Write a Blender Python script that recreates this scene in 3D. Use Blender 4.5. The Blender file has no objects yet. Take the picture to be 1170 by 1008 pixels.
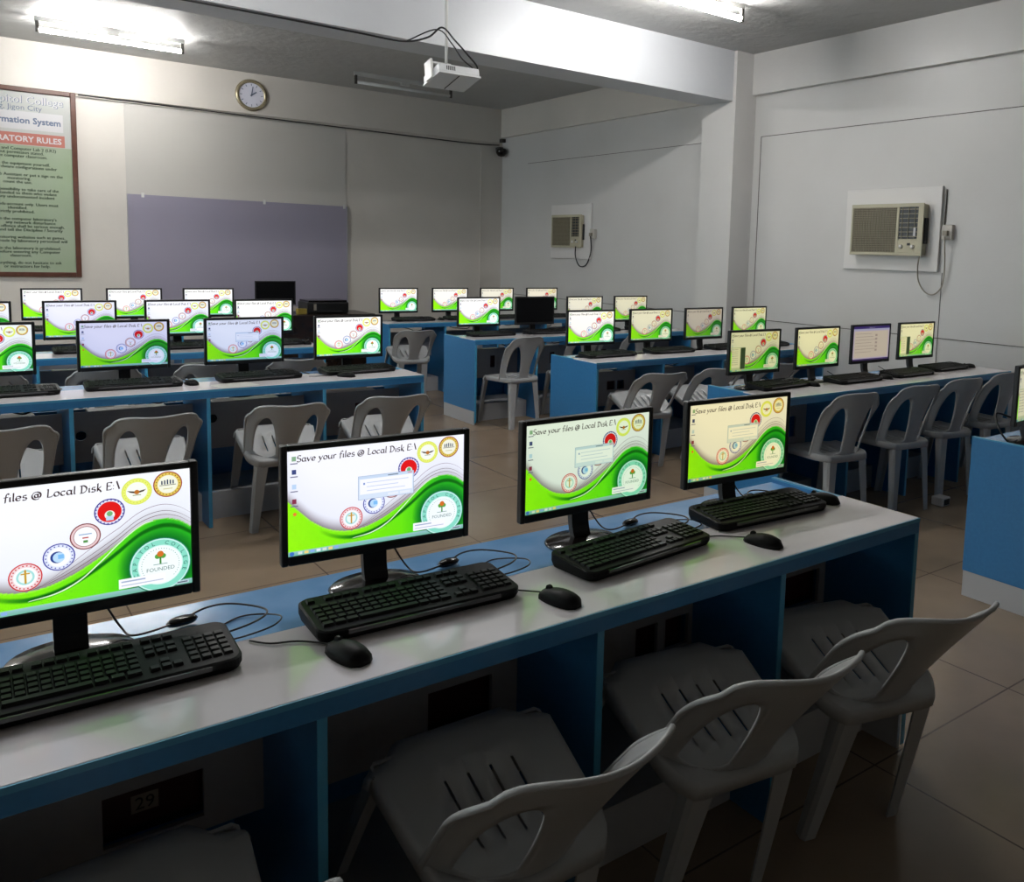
import bpy, bmesh, math, random
from mathutils import Vector, Matrix
random.seed(7)
sc = bpy.context.scene
COL = sc.collection
R = math.radians
PI = math.pi

# ------------------------------------------------------------------ helpers
def srgb(c):
    return tuple((x/12.92 if x <= .04045 else ((x+.055)/1.055)**2.4) for x in c)

def link(name, me, mat=None, parent=None, smooth=False, loc=None, rot=None):
    o = bpy.data.objects.new(name, me); COL.objects.link(o)
    if mat is not None and isinstance(me, bpy.types.Mesh) and not me.materials:
        me.materials.append(mat)
    if smooth:
        for p in me.polygons: p.use_smooth = True
    if parent is not None: o.parent = parent
    if loc is not None: o.location = loc
    if rot is not None: o.rotation_euler = rot
    return o

def empty(name, loc=(0,0,0), rz=0, rx=0):
    o = bpy.data.objects.new(name, None); COL.objects.link(o)
    o.empty_display_size = .05
    o.location = loc; o.rotation_euler = (rx, 0, rz)
    return o

def tag(o, label, cat, group=None):
    o['label'] = label; o['category'] = cat
    if group: o['group'] = group
    return o

def struct(o):
    o['kind'] = 'structure'; return o

def bevel(o, w=.003, seg=2, ang=40):
    m = o.modifiers.new('bevel', 'BEVEL'); m.width = w; m.segments = seg
    m.limit_method = 'ANGLE'; m.angle_limit = R(ang); m.harden_normals = False
    return o

def solid(o, t=.004, off=0):
    m = o.modifiers.new('solid', 'SOLIDIFY'); m.thickness = t; m.offset = off
    return o

class MB:
    def __init__(s): s.v = []; s.f = []
    def add(s, v, f):
        n = len(s.v); s.v += [tuple(p) for p in v]; s.f += [tuple(i+n for i in q) for q in f]; return s
    def box(s, x0, x1, y0, y1, z0, z1, M=None):
        v = [Vector((x, y, z)) for z in (z0, z1) for y in (y0, y1) for x in (x0, x1)]
        if M is not None: v = [M @ p for p in v]
        return s.add(v, [(0,2,3,1),(4,5,7,6),(0,1,5,4),(2,6,7,3),(0,4,6,2),(1,3,7,5)])
    def loft(s, rings, cap=True, closed=True):
        n = len(rings[0]); v = [p for r in rings for p in r]; f = []
        for i in range(len(rings)-1):
            for j in range(n if closed else n-1):
                k = (j+1) % n
                f.append((i*n+j, i*n+k, (i+1)*n+k, (i+1)*n+j))
        if cap:
            f.append(tuple(reversed(range(n)))); f.append(tuple((len(rings)-1)*n+j for j in range(n)))
        return s.add(v, f)
    def tube(s, pts, r, n=8, cap=True):
        pts = [Vector(p) for p in pts]; rings = []
        t = (pts[1]-pts[0]).normalized()
        a = Vector((0,0,1)) if abs(t.z) < .9 else Vector((1,0,0))
        u = t.cross(a).normalized()
        for i, p in enumerate(pts):
            t = (pts[min(i+1, len(pts)-1)]-pts[max(i-1, 0)]).normalized()
            u = (u - t*u.dot(t)).normalized(); w = t.cross(u)
            rr = r[i] if isinstance(r, (list, tuple)) else r
            rings.append([p+(u*math.cos(2*PI*k/n)+w*math.sin(2*PI*k/n))*rr for k in range(n)])
        return s.loft(rings, cap)
    def lathe(s, prof, n=24, M=None, sx=1, sy=1, cap=True):
        rings = []
        for (rr, z) in prof:
            ring = [Vector((rr*sx*math.cos(2*PI*k/n), rr*sy*math.sin(2*PI*k/n), z)) for k in range(n)]
            rings.append([M @ p for p in ring] if M is not None else ring)
        return s.loft(rings, cap)
    def mesh(s, name='m'):
        me = bpy.data.meshes.new(name); me.from_pydata(s.v, [], s.f)
        bm = bmesh.new(); bm.from_mesh(me)
        bmesh.ops.recalc_face_normals(bm, faces=bm.faces[:]); bm.to_mesh(me); bm.free()
        return me
    def build(s, name, mat, parent=None, smooth=False, loc=None, rot=None):
        return link(name, s.mesh(name), mat, parent, smooth, loc, rot)

def autosmooth(o, ang=35):
    me = o.data
    for p in me.polygons: p.use_smooth = True
    bm = bmesh.new(); bm.from_mesh(me)
    for e in bm.edges:
        if len(e.link_faces) == 2 and e.calc_face_angle(0) > R(ang): e.smooth = False
    bm.to_mesh(me); bm.free()
    return o

def spline(pts, n=8):
    """Catmull-Rom through 3-D points"""
    P = [Vector(p) for p in pts]; P = [P[0]*2-P[1]] + P + [P[-1]*2-P[-2]]
    out = []
    for i in range(1, len(P)-2):
        a, b, c, d = P[i-1:i+3]
        for k in range(n):
            t = k/n
            out.append(.5*((2*b)+(c-a)*t+(2*a-5*b+4*c-d)*t*t+(3*b-3*c+d-a)*t**3))
    out.append(P[-2]); return out

def copy_tree(o, parent=None):
    c = o.copy(); COL.objects.link(c); c.parent = parent
    for ch in list(o.children): copy_tree(ch, c)
    return c

# ------------------------------------------------------------------ materials
def mat(name, col, rough=.5, metal=0, spec=.5, coat=0, bump=None, var=None, rvar=None):
    m = bpy.data.materials.new(name); m.use_nodes = True
    nt = m.node_tree; b = nt.nodes['Principled BSDF']
    b.inputs['Base Color'].default_value = (*col, 1); b.inputs['Roughness'].default_value = rough
    b.inputs['Metallic'].default_value = metal; b.inputs['Specular IOR Level'].default_value = spec
    b.inputs['Coat Weight'].default_value = coat; b.inputs['Coat Roughness'].default_value = .08
    tc = nt.nodes.new('ShaderNodeTexCoord')
    if var:
        sc_, amt, col2 = var
        n = nt.nodes.new('ShaderNodeTexNoise'); n.inputs['Scale'].default_value = sc_; n.inputs['Detail'].default_value = 6
        nt.links.new(tc.outputs['Object'], n.inputs['Vector'])
        mr = nt.nodes.new('ShaderNodeMapRange'); mr.inputs['From Min'].default_value = .35; mr.inputs['From Max'].default_value = .7
        mr.inputs['To Max'].default_value = amt
        nt.links.new(n.outputs['Fac'], mr.inputs['Value'])
        mx = nt.nodes.new('ShaderNodeMix'); mx.data_type = 'RGBA'
        mx.inputs[6].default_value = (*col, 1); mx.inputs[7].default_value = (*col2, 1)
        nt.links.new(mr.outputs[0], mx.inputs[0]); nt.links.new(mx.outputs[2], b.inputs['Base Color'])
    if rvar:
        n = nt.nodes.new('ShaderNodeTexNoise'); n.inputs['Scale'].default_value = rvar[0]
        nt.links.new(tc.outputs['Object'], n.inputs['Vector'])
        mr = nt.nodes.new('ShaderNodeMapRange'); mr.inputs['To Min'].default_value = rvar[1]; mr.inputs['To Max'].default_value = rvar[2]
        nt.links.new(n.outputs['Fac'], mr.inputs['Value']); nt.links.new(mr.outputs[0], b.inputs['Roughness'])
    if bump:
        n = nt.nodes.new('ShaderNodeTexNoise'); n.inputs['Scale'].default_value = bump[0]; n.inputs['Detail'].default_value = 5
        nt.links.new(tc.outputs['Object'], n.inputs['Vector'])
        bp = nt.nodes.new('ShaderNodeBump'); bp.inputs['Strength'].default_value = bump[1]; bp.inputs['Distance'].default_value = bump[2]
        nt.links.new(n.outputs['Fac'], bp.inputs['Height']); nt.links.new(bp.outputs[0], b.inputs['Normal'])
    return m

def emis(name, col, s):
    m = bpy.data.materials.new(name); m.use_nodes = True
    b = m.node_tree.nodes['Principled BSDF']
    b.inputs['Base Color'].default_value = (.8,.8,.8,1)
    b.inputs['Emission Color'].default_value = (*col, 1); b.inputs['Emission Strength'].default_value = s
    return m

M = {}
M['wall'] = mat('wall_paint', (.60,.59,.575), .42, spec=.4, bump=(5, .25, .02), var=(1.3, .35, (.50,.485,.46)), rvar=(3, .3, .5))
M['back_wall'] = mat('back_wall_paint', (.64,.60,.55), .45, spec=.4, bump=(5, .25, .02), var=(1.3, .4, (.50,.475,.43)), rvar=(3, .32, .52))
M['patch'] = mat('older_wall_paint', (.52,.50,.465), .5, spec=.35, var=(2, .3, (.46,.44,.41)))
M['beam'] = mat('beam_paint', (.56,.575,.60), .38, spec=.4, bump=(5, .25, .02), rvar=(3, .28, .45))
M['ceil'] = mat('ceiling_paint', (.43,.43,.42), .55, spec=.3, bump=(9, .5, .02), var=(2.5, .3, (.36,.36,.35)))
M['seam'] = mat('seam_dark', (.10,.09,.08), .7)
M['skirt'] = mat('skirting_paint', (.45,.44,.42), .5)
M['blue'] = mat('blue_laminate', (.030,.165,.37), .30, spec=.4, var=(60, .5, (.038,.20,.43)))
M['blue_edge'] = mat('blue_edge_band', (.06,.30,.50), .28)
M['blue_top'] = mat('blue_table_surface', (.11,.29,.56), .16, spec=.5, coat=.2, var=(7, .7, (.20,.40,.68)), rvar=(8, .1, .3))
M['white_top'] = mat('white_gloss_laminate', (.78,.74,.77), .10, spec=.4, coat=0, var=(3, .3, (.70,.66,.68)))
M['grey_panel'] = mat('grey_laminate', (.30,.30,.32), .4, var=(40, .3, (.25,.25,.27)))
M['kick'] = mat('grey_kick_laminate', (.42,.42,.43), .4)
M['chair'] = mat('grey_plastic', (.385,.39,.395), .36, spec=.4, bump=(350, .12, .001), var=(5, .3, (.33,.33,.33)))
M['black'] = mat('black_plastic', (.008,.008,.009), .38, spec=.4)
M['gloss_black'] = mat('gloss_black_plastic', (.007,.005,.005), .14, spec=.4, coat=.1)
M['kb'] = mat('keyboard_plastic', (.006,.006,.007), .5, spec=.15)
M['key'] = mat('key_plastic', (.009,.009,.010), .5, spec=.22)
M['cable'] = mat('cable_rubber', (.006,.006,.008), .35, spec=.5)
M['tower'] = mat('tower_metal', (.012,.010,.012), .35)
M['tower_red'] = mat('tower_red_face', (.05,.008,.012), .3)
M['sticker'] = mat('paper_sticker', (.30,.26,.22), .6)
M['ink'] = mat('ink', (.01,.01,.012), .6)
M['ac'] = mat('ac_aged_plastic', (.46,.43,.31), .45, var=(6, .4, (.37,.34,.23)))
M['ac_grille'] = mat('ac_grille_plastic', (.23,.205,.14), .5)
M['grille_shade'] = mat('grille_shade_sheet', (.10,.09,.06), .7)
M['ac_dark'] = mat('ac_louver_dark', (.012,.018,.022), .35)
M['plate'] = mat('ac_plate_white', (.68,.66,.64), .4)
M['outlet'] = mat('outlet_plastic', (.5,.47,.42), .4)
M['cord'] = mat('beige_cord', (.28,.25,.2), .5)
M['wb'] = mat('lavender_board', (.29,.27,.345), .35, var=(3, .3, (.26,.24,.31)))
M['alu'] = mat('board_edge_metal', (.4,.4,.42), .35, metal=.5)
M['wood'] = mat('brown_frame_wood', (.10,.035,.02), .35, var=(20, .6, (.055,.02,.012)))
M['paper'] = mat('board_print_top', (.44,.45,.43), .3)
M['paper_g'] = mat('board_print_green', (.33,.39,.29), .3, var=(2.2, .8, (.27,.35,.22)))
M['banner'] = mat('board_red_banner', (.42,.15,.12), .35)
M['white_print'] = mat('white_print', (.55,.54,.55), .4)
M['silver'] = mat('clock_rim', (.42,.36,.24), .25, metal=.6)
M['clock'] = mat('clock_face', (.70,.70,.80), .3)
M['white_metal'] = mat('white_fixture', (.62,.62,.6), .35)
M['proj'] = mat('projector_white', (.66,.67,.68), .35)
M['tube_off'] = mat('tube_glass_off', (.75,.76,.75), .2)
M['tube_cap'] = mat('tube_cap_dark', (.05,.045,.04), .4)
M['tube_on'] = emis('tube_glass_lit', (1.0,.985,.96), 150)
M['teacher'] = mat('dark_table_wood', (.018,.012,.01), .25, var=(9, .6, (.04,.016,.01)))
M['yellow'] = mat('yellow_paper', (.25,.18,.02), .6)
M['papers'] = mat('loose_paper', (.55,.54,.5), .7)

# screens: emission read from the point colours, tinted by the object colour of each display
def screen_mat(name):
    m = bpy.data.materials.new(name); m.use_nodes = True
    nt = m.node_tree; b = nt.nodes['Principled BSDF']
    b.inputs['Base Color'].default_value = (.01,.01,.01,1); b.inputs['Roughness'].default_value = .35
    at = nt.nodes.new('ShaderNodeAttribute'); at.attribute_name = 'Col'
    oi = nt.nodes.new('ShaderNodeObjectInfo')
    mx = nt.nodes.new('ShaderNodeMix'); mx.data_type = 'RGBA'; mx.blend_type = 'MULTIPLY'; mx.inputs[0].default_value = 1
    nt.links.new(at.outputs['Color'], mx.inputs[6]); nt.links.new(oi.outputs['Color'], mx.inputs[7])
    nt.links.new(mx.outputs[2], b.inputs['Emission Color']); b.inputs['Emission Strength'].default_value = .78
    return m
M['screen'] = screen_mat('lcd_screen')
M['screen_off'] = mat('lcd_off', (.004,.004,.005), .4, spec=.12)

# floor: 0.8 m glossy tiles with thin dark joints
def floor_mat():
    m = bpy.data.materials.new('glossy_floor_tiles'); m.use_nodes = True
    nt = m.node_tree; b = nt.nodes['Principled BSDF']; N = nt.nodes.new; L = nt.links.new
    tc = N('ShaderNodeTexCoord'); mp = N('ShaderNodeMapping')
    mp.inputs['Location'].default_value = (-2.19+.81*4, -1.41+.81*4, 0)
    L(tc.outputs['Object'], mp.inputs['Vector'])
    br = N('ShaderNodeTexBrick'); br.offset = 0; br.inputs['Scale'].default_value = 1
    br.inputs['Brick Width'].default_value = .81; br.inputs['Row Height'].default_value = .81
    br.inputs['Mortar Size'].default_value = .0035; br.inputs['Mortar Smooth'].default_value = .2
    br.inputs['Color1'].default_value = (.30,.225,.155,1); br.inputs['Color2'].default_value = (.27,.20,.14,1)
    br.inputs['Mortar'].default_value = (.09,.065,.05,1)
    L(mp.outputs[0], br.inputs['Vector'])
    ns = N('ShaderNodeTexNoise'); ns.inputs['Scale'].default_value = 3.5; ns.inputs['Detail'].default_value = 8
    L(tc.outputs['Object'], ns.inputs['Vector'])
    mr = N('ShaderNodeMapRange'); mr.inputs['From Min'].default_value = .35; mr.inputs['From Max'].default_value = .75; mr.inputs['To Max'].default_value = .55
    L(ns.outputs['Fac'], mr.inputs['Value'])
    mx = N('ShaderNodeMix'); mx.data_type = 'RGBA'; mx.inputs[7].default_value = (.21,.155,.105,1)
    L(mr.outputs[0], mx.inputs[0]); L(br.outputs['Color'], mx.inputs[6]); L(mx.outputs[2], b.inputs['Base Color'])
    b.inputs['Roughness'].default_value = .2; b.inputs['Specular IOR Level'].default_value = .45
    bp = N('ShaderNodeBump'); bp.inputs['Strength'].default_value = .3; bp.inputs['Distance'].default_value = .002; bp.invert = True
    L(br.outputs['Fac'], bp.inputs['Height']); L(bp.outputs[0], b.inputs['Normal'])
    return m
M['floor'] = floor_mat()

# ------------------------------------------------------------------ room
XW, YB, ZC, XL, YN = 6.45, 10.78, 3.5, -3.6, -5.5
def sbox(name, x0, x1, y0, y1, z0, z1, m):
    return struct(MB().box(x0, x1, y0, y1, z0, z1).build(name, m))
sbox('floor', XL-.2, XW+.3, YN-.2, YB+.2, -.1, 0, M['floor'])
sbox('ceiling', XL-.2, XW+.3, YN-.2, YB+.2, ZC, ZC+.1, M['ceil'])
sbox('wall_right', XW, XW+.2, YN-.2, YB+.2, 0, ZC, M['wall'])
sbox('wall_back', XL-.2, XW, YB, YB+.2, 0, ZC, M['back_wall'])
wl = MB().box(XL-.2, XL, YN-.2, YB, 0, 1.0).box(XL-.2, XL, YN-.2, YB, 2.7, ZC)
WY = [(2.9, 5.3), (6.9, 8.6), (8.9, 10.4)]  # unseen windows, added as a guess to bring daylight into the room
yy0 = YN-.2
for a, b in WY: wl.box(XL-.2, XL, yy0, a, 1.0, 2.7); yy0 = b
wl.box(XL-.2, XL, yy0, YB, 1.0, 2.7)
struct(wl.build('wall_left', M['wall']))
def glass_mat():
    m = bpy.data.materials.new('window_glass'); m.use_nodes = True
    nt = m.node_tree; out = nt.nodes['Material Output']; nt.nodes.remove(nt.nodes['Principled BSDF'])
    tr = nt.nodes.new('ShaderNodeBsdfTransparent'); gl = nt.nodes.new('ShaderNodeBsdfGlossy'); gl.inputs['Roughness'].default_value = .02
    mx = nt.nodes.new('ShaderNodeMixShader'); mx.inputs[0].default_value = .06; tr.inputs[0].default_value = (.93,.97,.96,1)
    nt.links.new(tr.outputs[0], mx.inputs[1]); nt.links.new(gl.outputs[0], mx.inputs[2]); nt.links.new(mx.outputs[0], out.inputs[0]); return m
M['glass'] = glass_mat()
for k, (a, b) in enumerate(WY):
    w_ = MB().box(XL-.12, XL-.07, a, b, 1.0, 1.04).box(XL-.12, XL-.07, a, b, 2.66, 2.7)
    n_ = 3
    for q in range(n_+1):
        y_ = a+(b-a)*q/n_; y_ = min(max(y_, a+.02), b-.02); w_.box(XL-.12, XL-.07, y_-.02, y_+.02, 1.04, 2.66)
    wo = struct(w_.build('window_%d' % (k+1), M['white_metal']))
    MB().box(XL-.098, XL-.092, a+.02, b-.02, 1.04, 2.66).build('pane', M['glass'], wo)
sbox('wall_front', XL, XW, YN-.2, YN, 0, ZC, M['wall'])
sbox('trim_1', XL, 6.18, 6.0, 6.38, 3.03, ZC, M['beam'])                    # ceiling beam across the room
sbox('trim_2', 6.16, XW, 5.96, 6.41, 0, ZC, M['wall'])                       # pillar under the beam
sbox('trim_3', XW-.06, XW, YN, 5.96, 3.11, ZC, M['wall'])                    # shallow beams along the right wall
sbox('trim_4', XW-.045, XW, 6.41, YB, 3.11, ZC, M['back_wall'])
sbox('trim_5', XL, XW-.045, YB-.03, YB, 3.03, ZC, M['back_wall'])
sbox('trim_6', 1.69, 4.16, YB-.006, YB, 2.02, 3.0, M['patch'])
sbox('trim_7', 6.10, 6.12, YB-.012, YB, 0, 3.0, M['back_wall'])
s = MB().box(XW-.004, XW, YN, 5.87, 2.706, 2.712).box(XW-.004, XW, 5.866, 5.872, .1, 2.71)
s.box(XW-.004, XW, YN, 5.96, .912, .918).box(XW-.004, XW, 6.41, 10.1, 2.712, 2.717).box(XW-.004, XW, 6.41, YB, .912, .918)
s.box(XW-.004, XW, 3.838, 3.843, .1, 1.45)
struct(s.build('trim_8', M['seam']))
struct(MB().box(XW-.02, XW, YN, 5.96, 0, .1).build('baseboard_right', M['skirt']))
struct(MB().box(XL, 6.1, YB-.02, YB, 0, .1).build('baseboard_back', M['skirt']))

# ------------------------------------------------------------------ fluorescent fixtures
def lamp(x, y, on, label):
    t = tag(empty('fluorescent_lamp', (x, y, ZC)), label, 'ceiling light', 'fluorescent tube lamps on the ceiling')
    h = MB().box(-.62, .62, -.011, .011, -.045, 0)
    h.build('housing', M['white_metal'], t)
    MB().box(-.05, .05, -.02, .02, -.075, -.045).build('ballast', M['white_metal'], t)
    MB().tube([(-.585, 0, -.115), (.585, 0, -.115)], .019, 14).build('tube', M['tube_on' if on else 'tube_off'], t, True)
    for s_ in (-1, 1):
        MB().box(s_*.60-.013, s_*.60+.013, -.014, .014, -.138, -.04).build('socket', M['tube_cap'], t)
lamp(1.42, 9.52, True, 'lit fluorescent tube lamp above the framed laboratory rules board')
lamp(4.47, 9.72, False, 'unlit fluorescent tube lamp on the ceiling behind the projector')
lamp(4.47, 4.88, True, 'lit fluorescent tube lamp at the top edge, on this side of the beam')
for lx, ly in ((1.30, 3.85), (-2.0, 4.75), (-2.0, 9.52)):  # unseen lamps, guessed and added to light the room
    lamp(lx, ly, True, 'added fluorescent tube lamp lighting the room from beyond the frame')

# ------------------------------------------------------------------ screens
SW, SH = .412, .234
def hermite(tab, x):
    if x <= tab[0][0]: return tab[0][1]
    for i in range(len(tab)-1):
        (x0, y0), (x1, y1) = tab[i], tab[i+1]
        if x <= x1:
            m0 = (y1-tab[i-1][1])/(x1-tab[i-1][0]) if i > 0 else (y1-y0)/(x1-x0)
            m1 = (tab[i+2][1]-y0)/(tab[i+2][0]-x0) if i+2 < len(tab) else (y1-y0)/(x1-x0)
            h = x1-x0; t = (x-x0)/h
            return (2*t**3-3*t*t+1)*y0+(t**3-2*t*t+t)*h*m0+(-2*t**3+3*t*t)*y1+(t**3-t*t)*h*m1
    return tab[-1][1]
EDGE = [(0,.53),(.06,.42),(.13,.30),(.22,.205),(.32,.165),(.41,.18),(.5,.235),(.6,.33),(.69,.44),(.77,.545),(.83,.59),(.89,.60),(.95,.565),(1,.50)]
STRIPE = [(.34,.085),(.45,.115),(.54,.19),(.62,.31),(.69,.43),(.75,.52),(.80,.575),(.84,.59)]
def mix(a, b, t):
    t = max(0, min(1, t)); return tuple(p+(q-p)*t for p, q in zip(a, b))
def wallpaper(u, v):
    e = hermite(EDGE, u)
    if v < .045:
        return mix((.45,.72,.62), (.62,.78,.80), (v/.045))
    if v > e:
        d = v-e
        base = mix((.93,.94,.97), (.99,.99,1.0), d*2)
        sh = max(0, 1-d/.13)**1.6
        c = mix(base, (.47,.42,.43), sh*(.8 if u < .6 else max(.28, .8-(u-.6)*3.2)))
        return c
    d = e-v
    c = mix((.60,.98,.05), (.38,.90,.06), u*1.3)
    c = mix(c, (.16,.72,.12), (u-.62)/.25)
    # dark band that follows the edge
    if u > .16:
        k = .055+.02*math.sin((u-.2)*4)
        t = abs(d-k)/.016
        if t < 1.6: c = mix(c, (.02,.40,.04), min(1, (1.6-t))*min(1, (u-.16)/.2))
    if d < .012: c = mix(c, (.72,1,.35), .5)
    # dark halo round the seal
    du, dv = (u-.865)*SW, (v-.205)*SH; r = math.hypot(du, dv)
    if r < .075: c = mix(c, (.03,.46,.12), (.075-r)/.02)
    return c

class Scr:
    def __init__(s): s.v = []; s.f = []; s.c = []
    def P(s, u, v, lay): return ((u-.5)*SW, -.00016*lay, (v-.5)*SH)
    def poly(s, pts, col, lay):
        n = len(s.v); s.v += [s.P(u, v, lay) for u, v in pts]; s.c += [srgb(col)]*len(pts)
        s.f.append(tuple(range(n, n+len(pts))))
    def rect(s, u0, u1, v0, v1, col, lay): s.poly([(u0,v0),(u1,v0),(u1,v1),(u0,v1)], col, lay)
    def disc(s, cu, cv, r, col, lay, n=26, a0=0, a1=2*PI, ru=None):
        pts = [(cu+(ru or r)*math.cos(a0+(a1-a0)*k/n)/SW, cv+r*math.sin(a0+(a1-a0)*k/n)/SH) for k in range(n)]
        s.poly(pts, col, lay)
    def tmesh(s, txt, size, cu, cv, col, lay, ang=0, align='CENTER'):
        for (tv, tf) in [text_geo(txt, size, align)]:
            n = len(s.v); ca, sa = math.cos(ang), math.sin(ang)
            for x, y in tv:
                X, Y = x*ca-y*sa, x*sa+y*ca
                s.v.append(((cu-.5)*SW+X, -.00016*lay, (cv-.5)*SH+Y)); s.c.append(srgb(col))
            s.f += [tuple(i+n for i in q) for q in tf]
    def ringtext(s, txt, cu, cv, r, size, col, lay, a0=215, a1=-35):
        n = len(txt)
        for i, ch in enumerate(txt):
            if ch == ' ': continue
            a = R(a0+(a1-a0)*i/(n-1))
            s.tmesh(ch, size, cu+r*math.cos(a)/SW, cv+r*math.sin(a)/SH, col, lay, a-PI/2)
    def mesh(s, name):
        me = bpy.data.meshes.new(name); me.from_pydata(s.v, [], s.f)
        at = me.color_attributes.new('Col', 'FLOAT_COLOR', 'POINT')
        flat = []
        for c in s.c: flat += [c[0], c[1], c[2], 1.0]
        at.data.foreach_set('color', flat)
        me.materials.append(M['screen'])
        return me

_tc = {}
def text_geo(txt, size, align='CENTER'):
    key = (txt, size, align)
    if key in _tc: return _tc[key]
    cu = bpy.data.curves.new('t', 'FONT'); cu.body = txt; cu.size = size; cu.align_x = align; cu.resolution_u = 2
    ob = bpy.data.objects.new('t', cu); COL.objects.link(ob)
    bpy.context.view_layer.update()
    me = bpy.data.meshes.new_from_object(ob.evaluated_get(bpy.context.evaluated_depsgraph_get()))
    v = [(p.co.x, p.co.y) for p in me.vertices]; f = [tuple(p.vertices) for p in me.polygons]
    if align == 'CENTER' and len(txt) == 1:
        v = [(x, y-size*.34) for x, y in v]
    bpy.data.objects.remove(ob); bpy.data.curves.remove(cu); bpy.data.meshes.remove(me)
    _tc[key] = (v, f); return _tc[key]

# a broad-nib pen alphabet for the title line of the wallpaper
def arc(cx, cy, rx, ry, a0, a1, n=12):
    return [(cx+rx*math.cos(R(a0+(a1-a0)*k/n)), cy+ry*math.sin(R(a0+(a1-a0)*k/n))) for k in range(n+1)]
G = {
 'S': (.48, [arc(.26,.54,.17,.17,35,250), arc(.24,.19,.19,.19,85,-150)]),
 'a': (.47, [arc(.2,.22,.16,.21,50,400), [(.37,.43),(.36,.06),(.45,.0)]]),
 'v': (.42, [[(.02,.42),(.19,.0),(.38,.45)]]),
 'e': (.42, [arc(.2,.21,.17,.21,10,325), [(.04,.2),(.37,.24)]]),
 'y': (.42, [[(.03,.42),(.2,.03)], [(.39,.44),(.2,.0),(.05,-.25),(-.02,-.22)]]),
 'o': (.44, [arc(.21,.21,.18,.21,0,360)]),
 'u': (.47, [[(.04,.42),(.05,.12),(.14,.0),(.28,.04),(.35,.14)], [(.36,.43),(.36,.05),(.45,.0)]]),
 'r': (.34, [[(.04,.40),(.08,.36),(.08,.0)], [(.08,.28),(.2,.43),(.31,.38)]]),
 'f': (.30, [[(.34,.66),(.26,.76),(.16,.66),(.12,.3),(.11,-.08)], [(.0,.4),(.28,.43)]]),
 'i': (.19, [[(.06,.40),(.08,.36),(.08,.04),(.15,.0)], [(.09,.58),(.11,.60)]]),
 'l': (.19, [[(.06,.74),(.08,.70),(.08,.04),(.15,.0)]]),
 's': (.36, [arc(.18,.32,.12,.11,35,250,8), arc(.17,.1,.14,.12,85,-150,8)]),
 '@': (.74, [arc(.33,.26,.31,.35,-50,-395,20), arc(.31,.25,.12,.16,0,360), [(.45,.42),(.43,.12),(.52,.1),(.62,.25)]]),
 'L': (.46, [[(.02,.70),(.1,.72),(.09,.0),(.36,.0),(.43,.12)]]),
 'D': (.56, [[(.12,.70),(.12,.0)], [(.0,.66)]+arc(.12,.35,.37,.36,85,-90), [(.02,.0),(.14,.0)]]),
 'k': (.40, [[(.06,.74),(.08,.70),(.08,.0)], [(.33,.44),(.1,.2),(.26,.08),(.36,-.1)]]),
 'c': (.38, [arc(.2,.21,.17,.21,45,315)]),
 'E': (.46, [[(.42,.62),(.38,.72),(.08,.70),(.09,.0),(.38,.0),(.44,.1)], [(.09,.37),(.34,.38)]]),
 ':': (.26, [[(.05,.36),(.10,.40)], [(.05,.04),(.10,.08)]]),
 '\\': (.3, [[(.0,.76),(.24,-.02)]]),
 ' ': (.22, []),
}
def nib_text(scr, txt, u0, v0, width_u, h_v, col, lay):
    tot = sum(G[c][0]+.035 for c in txt); sx = width_u/tot
    x = 0
    for ch in txt:
        w, st = G[ch]
        for pl in st:
            for (a, b) in zip(pl[:-1], pl[1:]):
                for n in ((.050,.040), (-.018,.032)):
                    p = [(a[0]-n[0],a[1]-n[1]), (b[0]-n[0],b[1]-n[1]), (b[0]+n[0],b[1]+n[1]), (a[0]+n[0],a[1]+n[1])]
                    scr.poly([(u0+(x+q[0]+q[1]*.08)*sx, v0+q[1]*h_v) for q in p], col, lay)
        x += w+.035

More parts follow.
